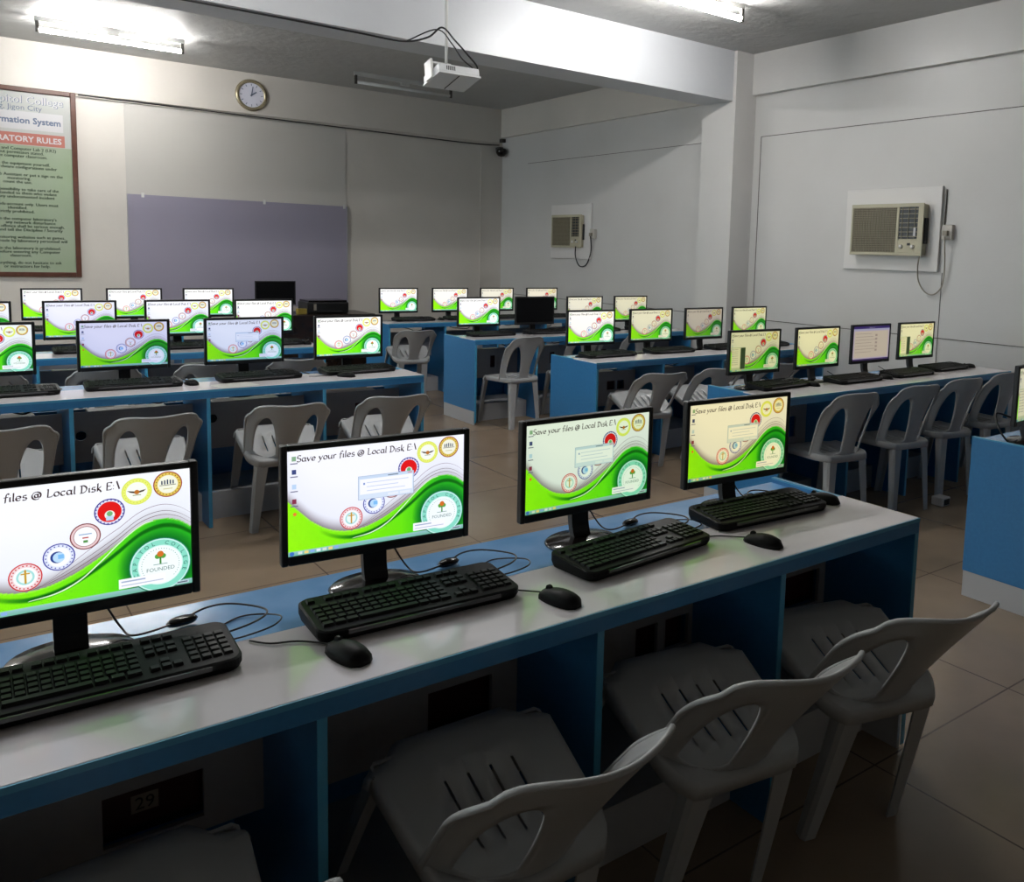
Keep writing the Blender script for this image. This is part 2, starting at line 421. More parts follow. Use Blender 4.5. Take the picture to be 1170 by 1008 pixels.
NU, NV = 230, 128
_base = None
def base_screen():
    global _base
    s = Scr()
    if _base is None:
        vv, cc, ff = [], [], []
        for j in range(NV+1):
            for i in range(NU+1):
                u, v = i/NU, j/NV
                vv.append(s.P(u, v, 0)); cc.append(srgb(wallpaper(u, v)))
        for j in range(NV):
            for i in range(NU):
                a = j*(NU+1)+i; ff.append((a, a+1, a+NU+2, a+NU+1))
        _base = (vv, cc, ff)
    s.v = list(_base[0]); s.c = list(_base[1]); s.f = list(_base[2])
    def ribbon(f, u0, u1, w, col, lay, n=60):
        for k in range(n):
            a, b = u0+(u1-u0)*k/n, u0+(u1-u0)*(k+1)/n
            wa, wb = w*math.sin(PI*(k+.3)/(n+.6))**.4, w*math.sin(PI*(k+1.3)/(n+1.6))**.4
            s.poly([(a,f(a)-wa),(b,f(b)-wb),(b,f(b)+wb),(a,f(a)+wa)], col, lay)
    for k, (o1, cc) in enumerate([(.030,(.42,.28,.30)), (.062,(.45,.38,.42)), (.115,(.58,.50,.56))]):
        ribbon(lambda u: hermite(EDGE, u)+o1*math.sin(min(1, max(0, (u-.30-.03*k)/.34))*PI*.62)*1.1, .32+.03*k, 1, .0028, cc, 1)
    ribbon(lambda u: hermite(STRIPE, u), .34, .84, .0062, (.90,1,.84), 1)
    INK = (.20,.10,.12)
    nib_text(s, 'Save your files @ Local Disk E:\\', .045, .895, .665, .085, INK, 1)
    # seal
    cu, cv = .865, .205
    s.disc(cu, cv, .0545, (.10,.50,.36), 1, 40)
    s.disc(cu, cv, .0525, (.80,.97,.92), 2, 40)
    s.disc(cu, cv, .0500, (.55,.88,.78), 3, 40)
    s.disc(cu, cv, .0395, (.88,.98,.95), 4, 40)
    s.disc(cu, cv, .0375, (.97,1,.99), 5, 40)
    s.ringtext('CAPITOL COLLEGE', cu, cv, .0447, .0105, (.08,.36,.32), 6, 200, -20)
    for k in range(34):
        a = R(225-k*270/33); s.disc(cu+.033*math.cos(a)/SW, cv+.033*math.sin(a)/SH, .0009, (.35,.6,.55), 6, 6)
    s.tmesh('FOUNDED', .0105, cu, cv-.050, (.30,.45,.42), 6)
    s.rect(cu-.004, cu+.004, cv+.01, cv+.07, (.25,.55,.2), 6)
    s.disc(cu-.012, cv+.075, .005, (.35,.65,.25), 7, 12); s.disc(cu+.012, cv+.075, .005, (.35,.65,.25), 7, 12)
    s.disc(cu, cv+.095, .006, (.85,.45,.15), 8, 12)
    s.rect(cu-.030, cu+.030, cv+.004, cv+.010, (.45,.6,.55), 7)
    # row of club emblems
    def ring(u, v, r, c1, c2, c3=(.99,.99,.99)):
        s.disc(u, v, r, c1, 1); s.disc(u, v, r*.92, c2, 2); s.disc(u, v, r*.70, c3, 3)
    def dots(u, v, r, n, col, sz=.0011):
        for k in range(n):
            a = 2*PI*k/n; s.disc(u+r*math.cos(a)/SW, v+r*math.sin(a)/SH, sz, col, 4, 6)
    rr = .0255
    ring(.905,.885, rr, (.62,.20,.12), (.90,.78,.35), (.97,.97,.88)); dots(.905,.885, rr*.81, 22, (.35,.2,.1))
    for k in range(5): s.rect(.877+k*.012, .883+k*.012, .885, .925-.004*abs(k-2), (.15,.22,.35), 4)
    s.rect(.870,.940,.876,.881,(.35,.35,.3),4); s.rect(.885,.925,.845,.850,(.75,.7,.3),4)
    ring(.775,.855, rr*1.02, (.88,.92,.35), (.93,.96,.45), (.98,.99,.94)); dots(.775,.855, rr*.84, 24, (.75,.78,.25), .0009)
    s.poly([(.735,.868),(.765,.858),(.765,.842),(.748,.850)], (.30,.24,.2), 4); s.poly([(.815,.868),(.785,.858),(.785,.842),(.802,.850)], (.30,.24,.2), 4)
    s.disc(.775,.85,.0045,(.75,.45,.15),5,12); s.rect(.758,.792,.822,.828,(.5,.55,.3),4)
    ring(.663,.715, rr, (.20,.15,.55), (.90,.90,.97), (.88,.10,.10)); s.disc(.663,.715,rr*.78,(.88,.10,.10),3); dots(.663,.715, rr*.88, 22, (.25,.2,.6), .0013)
    s.disc(.663,.69,.0085,(.95,.95,.9),4,14); s.rect(.648,.678,.645,.68,(.75,.85,.95),5); s.disc(.663,.70,.005,(.45,.7,.45),6,10)
    ring(.565,.54, rr*.98, (.50,.18,.18), (.93,.80,.80)); s.disc(.565,.54,rr*.76,(.55,.25,.25),3); s.disc(.565,.54,rr*.72,(.99,.99,.99),4)
    s.rect(.54,.59,.555,.563,(.5,.65,.8),5); s.rect(.553,.577,.525,.535,(.75,.25,.2),5); s.rect(.556,.574,.49,.51,(.35,.6,.3),5)
    ring(.462,.405, rr, (.20,.20,.62), (.90,.92,1)); dots(.462,.405, rr*.82, 20, (.2,.2,.6), .0013)
    s.disc(.455,.405,.011,(.15,.25,.55),4,20); s.disc(.461,.403,.0095,(.75,.88,1),5,20); s.rect(.458,.480,.39,.425,(.5,.75,.95),6)
    ring(.335,.285, rr*1.02, (.82,.10,.14), (.97,.86,.86)); dots(.335,.285, rr*.83, 22, (.8,.1,.15), .0014)
    s.disc(.335,.285,rr*.55,(.65,.88,.86),4,20); s.disc(.335,.285,rr*.42,(.96,.98,.95),5,20); s.rect(.331,.339,.235,.345,(.80,.62,.15),6); s.rect(.318,.352,.308,.318,(.80,.62,.15),6)
    # desktop icons
    for i, v in enumerate((.905, .78, .64, .50)):
        s.rect(.022,.044, v, v+.045, [(.55,.7,.55),(.25,.3,.5),(.75,.85,.95),(.55,.2,.3)][i], 1)
        s.rect(.014,.052, v-.028, v-.018, (.45,.45,.55), 1)
    s.disc(.035,.40,.004,(.9,.5,.2),1,10)
    # taskbar
    s.disc(.018,.022,.005,(.25,.45,.75),2,12)
    for k in range(7):
        s.rect(.05+k*.032,.072+k*.032,.010,.036,[(.85,.9,.85),(.95,.85,.5),(.55,.7,.9),(.9,.95,.95)][k%4],2)
    s.rect(.90,.985,.010,.036,(.75,.82,.86),2); s.rect(.935,.98,.018,.028,(.3,.35,.4),3)
    s.rect(.69,.885,.055,.135,(.99,.99,1),7)
    s.rect(.70,.80,.105,.117,(.65,.70,.80),8); s.rect(.70,.875,.075,.084,(.75,.78,.85),8)
    return s
def screen_plain(): return base_screen().mesh('screen_wave')
def screen_dialog():
    s = base_screen()
    s.rect(.372,.692,.452,.688,(.62,.70,.80),9); s.rect(.375,.689,.456,.684,(.86,.91,.96),10)
    s.rect(.382,.682,.505,.655,(.99,.99,1),11); s.rect(.375,.689,.660,.684,(.80,.87,.94),11)
    s.rect(.40,.41,.60,.62,(.5,.6,.8),12)
    for k, (a, b) in enumerate([(.42,.66),(.42,.60),(.42,.64)]): s.rect(a,b,.615-k*.04,.622-k*.04,(.78,.83,.92),12)
    s.rect(.54,.60,.666,.676,(.45,.5,.55),12); s.rect(.655,.682,.668,.680,(.85,.6,.6),12)
    s.rect(.54,.60,.468,.492,(.93,.95,.97),12); s.rect(.61,.67,.468,.492,(.93,.95,.97),12)
    return s.mesh('screen_popup')
def screen_menu():
    s = base_screen()
    s.rect(.02,.30,.045,.62,(.80,.85,.78),9); s.rect(.025,.19,.10,.60,(.97,.97,.95),10); s.rect(.20,.295,.06,.61,(.22,.30,.22),10)
    for k in range(8): s.rect(.035,.05,.555-k*.055,.58-k*.055,[(.3,.5,.8),(.8,.6,.2),(.4,.7,.4)][k%3],11); s.rect(.06,.15,.562-k*.055,.572-k*.055,(.6,.6,.6),11)
    return s.mesh('screen_start_menu')
def screen_doc():
    s = Scr()
    s.rect(0,1,0,1,(.82,.78,.88),0); s.rect(0,1,.93,1,(.25,.18,.50),1); s.rect(0,1,.88,.93,(.75,.76,.90),1)
    s.tmesh('Laboratory File', .010, .5, .95, (.9,.9,1), 2)
    s.rect(.03,.97,.08,.86,(.90,.86,.78),1); s.rect(0,1,0,.045,(.30,.22,.45),1)
    for k in range(7): s.rect(.06,.5+.05*(k%3),.78-k*.09,.79-k*.09,(.6,.56,.55),2)
    for k in range(5): s.rect(.60,.66,.70-k*.11,.76-k*.11,(.72,.66,.62),2)
    return s.mesh('screen_document')

# ------------------------------------------------------------------ monitor
MW, MH, MT = .442, .270, .038
def make_monitor_meshes():
    d = {}
    mb = MB(); a = SW/2; b = SH/2; cz = MH/2+.004
    x0, x1, z0, z1 = -MW/2, MW/2, 0, MH
    f = -.0035
    mb.box(x0, -a, f, MT*.5, z0, z1).box(a, x1, f, MT*.5, z0, z1)
    mb.box(-a, a, f, MT*.5, z0, cz-b).box(-a, a, f, MT*.5, cz+b, z1).box(-a, a, .004, MT*.5, cz-b, cz+b)
    back = [[Vector((sx*(MW/2-k1), y, MH/2+sz*(MH/2-k2))) for sx, sz in ((-1,-1),(1,-1),(1,1),(-1,1))]
            for y, k1, k2 in ((MT*.5-.001,.003,.003), (MT*.8,.03,.03), (MT*1.25,.10,.07))]
    mb.loft(back)
    d['casing'] = mb.mesh('casing')
    nk = MB(); pts = spline([(0,.045,.06),(0,.05,.0),(0,.045,-.05),(0,.03,-.088)], 4)
    rings = [[p+Vector((sx*.028, sy*.010, 0)) for sx, sy in ((-1,-1),(1,-1),(1,1),(-1,1))] for p in pts]
    nk.loft(rings); d['neck'] = nk.mesh('neck')
    bs = MB().lathe([(.0,.0),(.108,0),(.110,.004),(.104,.009),(.06,.014),(.028,.018),(.001,.019)], 32, Matrix.Translation((0,.03,-.0945)), 1, .78)
    d['base'] = bs.mesh('base')
    sen = MB().box(.165,.190,-.0045,-.003,.006,.009); d['led'] = sen.mesh('buttons')
    return d
MM = make_monitor_meshes(); CZ = MH/2+.004
SM = {'plain': screen_plain(), 'dialog': screen_dialog(), 'menu': screen_menu(), 'doc': screen_doc()}
off = MB().box(-SW/2, SW/2, -.001, 0, -SH/2, SH/2).mesh('screen_off'); SM['off'] = off
ZD = .73           # rear table surface the monitors stand on
def monitor(x, y, rz, kind, tint, label, group, z=ZD):
    t = tag(empty('computer_monitor', (x, y, z+.0945), R(rz)), label, 'monitor', group)
    bevel(link('casing', MM['casing'], M['black'], t), .004, 2, 50)
    s = link('screen', SM[kind], M['screen_off'] if kind == 'off' else None, t, loc=(0, 0, CZ))
    s.color = (*tint, 1)
    link('neck', MM['neck'], M['black'], t); link('base', MM['base'], M['gloss_black'], t, True)
    link('button_row', MM['led'], M['key'], t)
    return t

# ------------------------------------------------------------------ keyboard and mouse
def rrect(w, d, r, n=5, bulge=0):
    out = []
    for cx, cy, a0 in ((w/2-r, d/2-r, 0), (-w/2+r, d/2-r, 90), (-w/2+r, -d/2+r, 180), (w/2-r, -d/2+r, 270)):
        for k in range(n+1):
            a = R(a0+90*k/n); out.append((cx+r*math.cos(a), cy+r*math.sin(a)))
    return out
def make_kb():
    d = {}
    W, D = .452, .158
    def zt(y): return .023+(y+D/2)/D*.013
    rings = []
    for dz, sh, lift in ((0,.004,0), (.4,0,0), (.9,0,0), (1,.004,0)):
        ring = []
        for x, y in rrect(W-2*sh, D-2*sh, .022):
            yy = y-(.008*(1-(2*x/W)**2) if y < 0 else 0)
            ring.append(Vector((x, yy, zt(yy)*dz)))
        rings.append(ring)
    d['body'] = MB().loft(rings).mesh('body')
    def keys(x0, x1, y0, rows, cols, wide=None):
        mb = MB(); p = (x1-x0)/cols
        for r_ in range(rows):
            y = y0+r_*.0185; xs = [x0+p*c for c in range(cols)]; ws = [p]*cols
            if wide and r_ == 0:
                xs = [x0, x0+1.3*p, x0+2.6*p, x0+4*p, x0+cols*p-4*p, x0+cols*p-2.7*p, x0+cols*p-1.4*p]
                ws = [1.3*p, 1.3*p, 1.4*p, (cols-8)*p, 1.3*p, 1.3*p, 1.4*p]
            for x, w in zip(xs, ws):
                z = zt(y)
                b0 = [Vector((x+a*(w-.0012)+.0006, y+b*.0175, zt(y+b*.0175)-.001)) for a, b in ((0,0),(1,0),(1,1),(0,1))]
                b1 = [Vector((x+.0026+a*(w-.0052), y+.002+b*.0130, zt(y)+.0055)) for a, b in ((0,0),(1,0),(1,1),(0,1))]
                mb.loft([b0, b1])
        return mb
    d['letter_keys'] = keys(-.212, .065, -.058, 5, 15, True).mesh('letter_keys')
    fk = MB()
    for a, b, n in ((-.212,-.194,1), (-.175,-.101,4), (-.092,-.018,4), (-.009,.065,4)):
        k = keys(a, b, .047, 1, n); fk.add(k.v, k.f)
    d['function_keys'] = fk.mesh('function_keys')
    nv = keys(.075, .130, .047, 1, 3); k2 = keys(.075, .130, -.0025, 2, 3); nv.add(k2.v, k2.f)
    k3 = keys(.075, .130, -.058, 1, 3); k4 = keys(.0933, .1117, -.0395, 1, 1); nv2 = k3; nv2.add(k4.v, k4.f); d['arrow_keys'] = nv2.mesh('arrow_keys')
    d['navigation_keys'] = nv.mesh('navigation_keys')
    d['number_keys'] = keys(.140, .213, -.058, 5, 4).mesh('number_keys')
    d['strip'] = MB().box(-.17, .17, -.0845, -.0805, .012, .020).mesh('front_strip')
    return d
KB = make_kb()
M['kb_strip'] = mat('keyboard_gloss_edge', (.05,.05,.055), .12, spec=.7, coat=.6)
def keyboard(x, y, z, rz, label, group):
    t = tag(empty('keyboard', (x, y, z), R(rz)), label, 'keyboard', group)
    link('body', KB['body'], M['kb'], t)
    for k in ('letter_keys', 'function_keys', 'navigation_keys', 'arrow_keys', 'number_keys'): link(k, KB[k], M['key'], t)
    link('front_edge_strip', KB['strip'], M['kb_strip'], t)
    return t
def make_mouse():
    d = {}; mb = MB(); rings = []
    for i in range(11):
        t = i/10; y = -.056+.112*t
        w = .031*math.sin(PI*min(1, max(.0, .12+.80*t)))**.45*(1.0-.12*t); h = .034*math.sin(PI*(.10+.78*t))**.6*(1.05-.35*t)
        if i in (0, 10): w *= .55; h *= .55
        ring = [Vector((w*math.cos(a), y, h*max(0, math.sin(a))**.8 if math.sin(a) > 0 else 0)) for a in [2*PI*k/16 for k in range(16)]]
        rings.append(ring)
    mb.loft(rings); d['shell'] = mb.mesh('shell')
    d['wheel'] = MB().lathe([(.001,-.003),(.009,-.003),(.009,.003),(.001,.003)], 14, Matrix.Translation((0,.030,.022)) @ Matrix.Rotation(PI/2, 4, 'Y')).mesh('wheel')
    d['cable'] = MB().tube(spline([(0,.050,.008),(-.004,.075,.004),(-.03,.12,.003),(-.07,.15,.003),(-.09,.19,.003)], 6), .0019, 6).mesh('cable')
    return d
MO = make_mouse()
def mouse(x, y, z, rz, label, group, cable=True):
    t = tag(empty('computer_mouse', (x, y, z), R(rz)), label, 'mouse', group)
    link('shell', MO['shell'], M['kb'], t, True); link('scroll_wheel', MO['wheel'], M['key'], t)
    if cable: link('cable', MO['cable'], M['cable'], t, True)
    return t

# ------------------------------------------------------------------ desks
def holed_panel(x0, x1, z0, z1, holes, t=.012):
    bm = bmesh.new(); loops = [[(x0,z0),(x1,z0),(x1,z1),(x0,z1)]]
    for h in holes:
        if len(h) == 3:
            loops.append([(h[0]+h[2]*math.cos(2*PI*k/20), h[1]+h[2]*math.sin(2*PI*k/20)) for k in range(20)])
        else: loops.append([(h[0],h[2]),(h[1],h[2]),(h[1],h[3]),(h[0],h[3])])
    es = []
    for lp in loops:
        vs = [bm.verts.new((x, 0, z)) for x, z in lp]
        es += [bm.edges.new((vs[i], vs[(i+1) % len(vs)])) for i in range(len(vs))]
    bmesh.ops.triangle_fill(bm, use_beauty=True, use_dissolve=False, edges=es)
    r = bmesh.ops.extrude_face_region(bm, geom=bm.faces[:])
    bmesh.ops.translate(bm, vec=(0, t, 0), verts=[v for v in r['geom'] if isinstance(v, bmesh.types.BMVert)])
    bmesh.ops.recalc_face_normals(bm, faces=bm.faces[:])
    me = bpy.data.meshes.new('panel'); bm.to_mesh(me); bm.free(); return me
TT = .018
def desk(x0, x1, yf, nb, holes, label, group='blue computer desks', divs=None, pf=.14):
    D = .575; t = tag(empty('computer_desk', (x0, yf, 0)), label, 'desk', group)
    W = x1-x0; bay = W/nb
    def part(name, m, mb): return mb.build(name, m, t)
    bevel(part('front_worktop', M['white_top'], MB().box(0, W, 0, .285, .742, .750)), .0015, 1)
    part('edge_strip', M['blue_edge'], MB().box(-.001, W+.001, -.004, 0, .738, .7495))
    part('front_apron', M['blue'], MB().box(0, W, -.003, 0, .704, .7378))
    part('front_rail', M['blue'], MB().box(TT, W-TT, 0, .285, .724, .7418))
    part('rear_worktop', M['blue_top'], MB().box(TT, W-TT, .286, D, .712, .730))
    for i, xx in enumerate((0, W-TT)):
        e = part('end_panel', M['blue'], MB().box(xx, xx+TT, 0, D, .12, .742))
        MB().box(xx, xx+TT, .286, D, .742, .748).build('cap_strip', M['blue_edge'], e)
        MB().box(xx, xx+TT, -.003, -.0002, .02, .704).build('front_edging', M['blue_edge'], e)
        MB().box(xx+.002, xx+TT-.002, .012, D-.004, 0, .1198).build('kick_panel', M['kick'], e)
    dv = divs or [bay*k for k in range(1, nb)]
    for xx in dv:
        e = part('divider', M['blue'], MB().box(xx-TT/2, xx+TT/2, 0, D-.02, 0, .712))
        MB().box(xx-TT/2, xx+TT/2, -.003, -.0002, .0, .704).build('front_edging', M['blue_edge'], e)
    xs = [TT/2]+dv+[W-TT/2]
    for k in range(nb):
        a, b = xs[k]+TT/2, xs[k+1]-TT/2
        o = link('modesty_panel', holed_panel(a, b, .36, .625, [tuple(hh) for hh in holes[k]]), M['grey_panel'], t, loc=(0, .32, 0))
        part('inner_shelf', M['blue'], MB().box(a, b, .3325, D-.02, .36, .372))
        part('base_platform', M['kick'], MB().box(a, b, pf, D-.02, 0, .150))
    part('rear_board', M['blue'], MB().box(TT, W-TT, D-.0195, D-.003, .131, .60))
    return t, xs
def tower(x, y, z, label, sticker=None, group='computer towers in the desks', w=.40):
    t = tag(empty('computer_tower', (x, y, z)), label, 'computer', group)
    bevel(MB().box(-w/2, w/2, -.085, .085, 0, .235).build('case', M['tower'], t), .004)
    MB().box(-w/2+.015, w/2-.015, -.089, -.0852, .02, .215).build('side_cover', M['tower_red'], t)
    if sticker:
        p = MB().box(-.024+sticker[1], .024+sticker[1], -.0905, -.0892, sticker[2], sticker[2]+.036).build('label_sticker', M['sticker'], t)
        v, f = text_geo(sticker[0], .036, 'CENTER')
        me = bpy.data.meshes.new('n'); me.from_pydata([(a+sticker[1], -.0912, b+sticker[2]+.006) for a, b in v], [], f)
        link('number', me, M['ink'], p)
    return t

yr = [1.412+1.695*k for k in range(5)]
LX0, LX1, RX0, RX1 = -.13, 2.34, 3.675, 6.235
def H(*a): return list(a)
# holes in desk-local x ; near desk measured
nx = lambda x: x-LX0
desk_specs = [
 ('L0', LX0, LX1, yr[0], 4, [[(nx(.20),nx(.375),.39,.49)], [(nx(.86),nx(1.03),.395,.495)], [(nx(1.49),nx(1.57),.40,.49),(nx(1.60),nx(1.69),.40,.49)], [(nx(2.12),nx(2.29),.385,.50)]],
   'long blue desk with white front strip nearest the camera', None),
 ('L2', LX0, LX1, yr[2], 4, [[(nx(.18),.50,.025)],[(nx(.56),.50,.025)],[(nx(1.20),.53,.025)],[(nx(2.03),nx(2.09),.50,.55)]],
   'blue desk second from the front in the left block', None),
 ('L3', LX0, LX1, yr[3], 4, [[(nx(.18),.50,.025)],[(nx(.8),.50,.025)],[(nx(1.4),.53,.025)],[(nx(2.0),.53,.025)]],
   'blue desk third from the front in the left block', None),
 ('L4', LX0, LX1-.05, yr[4], 4, [[],[],[],[]], 'rearmost blue desk of the left block, before the lavender board', None),
 ('R0', RX0+.01, RX1+.01, yr[0], 4, [[],[],[],[]], 'big blue desk end cut off by the right edge of the photo', None),
 ('R1', RX0, RX1, yr[1], 4, [[(.42,.53,.42,.55)],[(1.05,1.15,.42,.55)],[(1.7,1.8,.42,.55)],[(2.3,2.4,.42,.55)]], 'blue desk before the large air conditioner, against the right wall', None),
 ('R2', RX0, RX1, yr[2], 4, [[(.35,.43,.48,.55),(.45,.52,.48,.55)],[(1.0,1.08,.48,.55)],[(1.6,1.7,.48,.55)],[(2.3,2.38,.48,.55)]], 'blue desk third from the front in the right block', None),
 ('R3', RX0-.03, RX1-.03, yr[3], 4, [[(.34,.39,.45,.56),(.49,.54,.45,.56)],[(1.0,1.06,.45,.56)],[(1.6,1.7,.45,.56)],[(2.3,2.38,.45,.56)]], 'blue desk with the dark switched-off monitor in the right block', None),
 ('R4', 3.60, 6.16, yr[4], 4, [[(.30,.305,.002)],[],[],[]], 'rearmost blue desk of the right block, near the back wall', None),
]
rowname = {'L0':'the nearest long desk','L2':'the second left-block desk','L3':'the third left-block desk','L4':'the rearmost left-block desk',
           'R0':'the right-edge desk','R1':'the second right-block desk','R2':'the third right-block desk','R3':'the fourth right-block desk','R4':'the rearmost right-block desk'}
ordn = ['leftmost', 'second from left', 'third from left', 'rightmost']
ddat = {}
for key, x0, x1, yf, nb, hl, lab, dv in desk_specs:
    if key == 'L0':
        t, xs = desk(x0, x1, yf, nb, hl, lab, divs=[nx(.498), nx(1.112), nx(1.715)])
    else:
        t, xs = desk(x0, x1, yf, nb, hl, lab, pf=.25 if key == 'R1' else .15)
    ddat[key] = [x0+x for x in xs]
    for k in range(len(xs)-1):
        cx = x0+(xs[k]+xs[k+1])/2
        if key == 'L0': st = [('29', .007, .046), None, None, ('30', -.05, .07)][k] if k < 4 else None
        else: st = None
        if key == 'L0': cx = (.27, .93, 1.515, 2.13)[k]
        tower(cx, yf+.45, .372, 'dark computer tower in the %s bay of %s' % (ordn[k], rowname[key]), sticker=st, w=.38)

def gap_cables(key, n0=0):
    xs_ = ddat[key]; yf = yr[int(key[1])]
    for k in range(n0, len(xs_)-1):
        a, b = xs_[k]+.05, xs_[k+1]-.05; y = yf+.40
        pts = [(a, y, .66)]+[(a+(b-a)*(i+.5)/7, y+random.uniform(-.04,.08), .635+random.uniform(-.008,.045)) for i in range(7)]+[(b, y, .66)]
        o = MB().tube(spline(pts, 5), .0045, 6).build('computer_cable', M['cable'], None, True)
        tag(o, 'black cable above the towers, %s bay of %s' % (ordn[k], rowname[key]), 'cable', 'cables in the desk compartments')
for kk in ('L2', 'R2', 'R3', 'R4'): gap_cables(kk)

# ------------------------------------------------------------------ chairs
def make_chair():
    d = {}
    # seat: trapezoid with dished top, front lobe, side skirt and five slots
    us = [-1,-.94,-.8,-.6]; sl = [-.39,-.13,.13,.39]; hw = .018
    for c in sl: us += [c-hw, c+hw]
    us += [.6,.8,.94,1]; us = sorted(us)
    vs = [0,.06,.12,.2,.28,.36,.44,.52,.6,.7,.8,.88,.93,.97,1]
    def half(v): return (.168+.034*v**.9)*(1-.20*max(0, 1-v/.22)**2)
    def P(u, v):
        y = -.005+.350*v
        lobe = .038*max(0, min(1, (.80-abs(u))/.08))*max(0, (v-.6)/.4)
        rnd = -.02*max(0, (abs(u)-.8)/.2)**2*(v > .9)
        z = .432-.010*(1-u*u)*math.sin(PI*min(1, v*1.1))+.006*max(0, abs(u)-.8)/.2 - .020*max(0, (v-.9)/.1)**2
        return Vector((u*half(v), y+lobe+rnd, z))
    bm = bmesh.new(); grid = {}
    for j, v in enumerate(vs):
        for i, u in enumerate(us): grid[i, j] = bm.verts.new(P(u, v))
    for j in range(len(vs)-1):
        for i in range(len(us)-1):
            um = (us[i]+us[i+1])/2; vm = (vs[j]+vs[j+1])/2
            if any(abs(um-c) < hw*.9 for c in sl) and (.26 < vm < .70): continue
            bm.faces.new((grid[i,j], grid[i+1,j], grid[i+1,j+1], grid[i,j+1]))
    # skirt
    nI, nJ = len(us)-1, len(vs)-1
    rim = [(i,0) for i in range(nI)]+[(nI,j) for j in range(nJ)]+[(i,nJ) for i in range(nI,0,-1)]+[(0,j) for j in range(nJ,0,-1)]
    c = Vector((0,.2,0)); prev = [grid[k] for k in rim]
    for dz, sc_ in ((-.010,1.022), (-.038,1.03)):
        cur = []
        for k in rim:
            p = grid[k].co; q = c+(p-c)*sc_; q.z = p.z+dz; cur.append(bm.verts.new(q))
        for a in range(len(rim)):
            b = (a+1) % len(rim); bm.faces.new((prev[a], prev[b], cur[b], cur[a]))
        prev = cur
    bmesh.ops.recalc_face_normals(bm, faces=bm.faces[:])
    me = bpy.data.meshes.new('seat'); bm.to_mesh(me); bm.free(); d['seat'] = me
    # backrest with two tall oval openings either side of a broad splat
    def half_b(v): return .183+.024*v
    def B(u, v):
        w = half_b(v); au = abs(u)
        cr = max(0, (v-.72)/.28)
        x = w*u*(1-.13*cr**3)
        z = .418+.378*v-(.042*au**4+.022*au**14)*max(0, (v-.5)/.5)**1.2
        y = .012-.085*v-.030*v*v + (.100-.026*v)*au**2.0
        return Vector((x, y, z))
    v0, v1 = .03, .79
    rows = [0,.015,.03]
    n = 16
    rows += [v0+(v1-v0)*(1-math.cos(PI*k/n))/2 for k in range(1, n+1)]
    rows += [.84,.88,.92,.955,.98,1.0]
    def hole(v):
        if v <= v0 or v >= v1: t = 0
        else:
            s_ = (v-v0)/(v1-v0); t = (1-s_**2.6)**.5*min(1, s_/.07)**.5
        cen = .545+.0*v
        inner = cen-t*(.275-.10*max(0,(v-.3))); outer = cen+t*.262
        return inner, outer
    nf, ns = 4, 8
    bm = bmesh.new(); R_ = []
    for v in rows:
        i_, o_ = hole(v)
        cols = [-1+(1-o_)*k/nf for k in range(nf+1)]+[-i_+2*i_*k/ns for k in range(ns+1)]+[o_+(1-o_)*k/nf for k in range(nf+1)]
        R_.append([bm.verts.new(B(u, v)) for u in cols])
    for a in range(len(rows)-1):
        for b in range(len(R_[0])-1):
            if b in (nf, nf+1+ns):
                if v0 <= rows[a] and rows[a+1] <= v1+1e-6: continue
            bm.faces.new((R_[a][b], R_[a][b+1], R_[a+1][b+1], R_[a+1][b]))
    bmesh.ops.remove_doubles(bm, verts=bm.verts[:], dist=.0006)
    bmesh.ops.recalc_face_normals(bm, faces=bm.faces[:])
    me = bpy.data.meshes.new('backrest'); bm.to_mesh(me); bm.free(); d['backrest'] = me
    # rolled top rim of the back
    rim = [B(-1, v) for v in [k/14 for k in range(15)]]+[B(-1+2*k/24, 1) for k in range(1, 24)]+[B(1, 1-k/14) for k in range(15)]
    d['rim'] = MB().tube(rim, .0065, 8).mesh('rim')
    # legs: angle section, tapering to the foot
    def leg(tx, ty, fx, fy, sx, sy, w0=.068, w1=.042, dd0=.046, dd1=.030):
        mb = MB(); rings = []; th = .006
        for k in range(9):
            t = k/8; z = .425*(1-t); x = tx+(fx-tx)*t**.9; y = ty+(fy-ty)*t**.9
            w = w0+(w1-w0)*t**.7; dd = dd0+(dd1-dd0)*t**.7
            pr = [(0,0),(-sx*w,0),(-sx*w,-sy*th),(-sx*th*1.6,-sy*th*1.2),(-sx*th,-sy*th*1.9),(-sx*th,-sy*dd),(0,-sy*dd)]
            c0 = .010
            pr = [(-sx*c0,0)]+pr[1:]+[(0,-sy*c0)]
            rings.append([Vector((x+a, y+b, z)) for a, b in pr])
        mb.loft(rings); return mb.mesh('leg')
    d['legs'] = [leg(-.146,-.004,-.162,-.030,-1,-1), leg(.146,-.004,.162,-.030,1,-1),
                 leg(-.194,.344,-.203,.423,-1,1), leg(.194,.344,.203,.423,1,1)]
    return d
CH = make_chair()
def chair(x, y, yaw, tilt, label, group='grey plastic chairs', z=0):
    t = tag(empty('plastic_chair', (x, y, z), R(yaw), R(tilt)), label, 'chair', group)
    solid(link('seat', CH['seat'], M['chair'], t, True), .004, -1)
    solid(link('backrest', CH['backrest'], M['chair'], t, True), .007, 0)
    link('rim', CH['rim'], M['chair'], t, True)
    for l in CH['legs']: link('leg', l, M['chair'], t)
    return t
TL = 19.5
def tz(tilt): return -.0+.030*math.sin(R(tilt))+.0
def chair_set(row, lst, note):
    for i, (x, y, yaw, tilt) in enumerate(lst):
        chair(x, y, yaw, tilt, 'grey plastic chair %s, %s at %s' % (note[i] if isinstance(note, list) else note, ordn[i] if len(lst) > 1 else 'alone', rowname[row]), z=tz(tilt) if tilt else 0)
chair_set('L0', [(.185,1.29,2,TL), (.812,1.32,-1,TL), (1.37,1.32,-9,TL), (1.895,1.30,-15,TL)],
          ['cut off at the bottom edge', 'tipped back', 'tipped back', 'tipped back'])
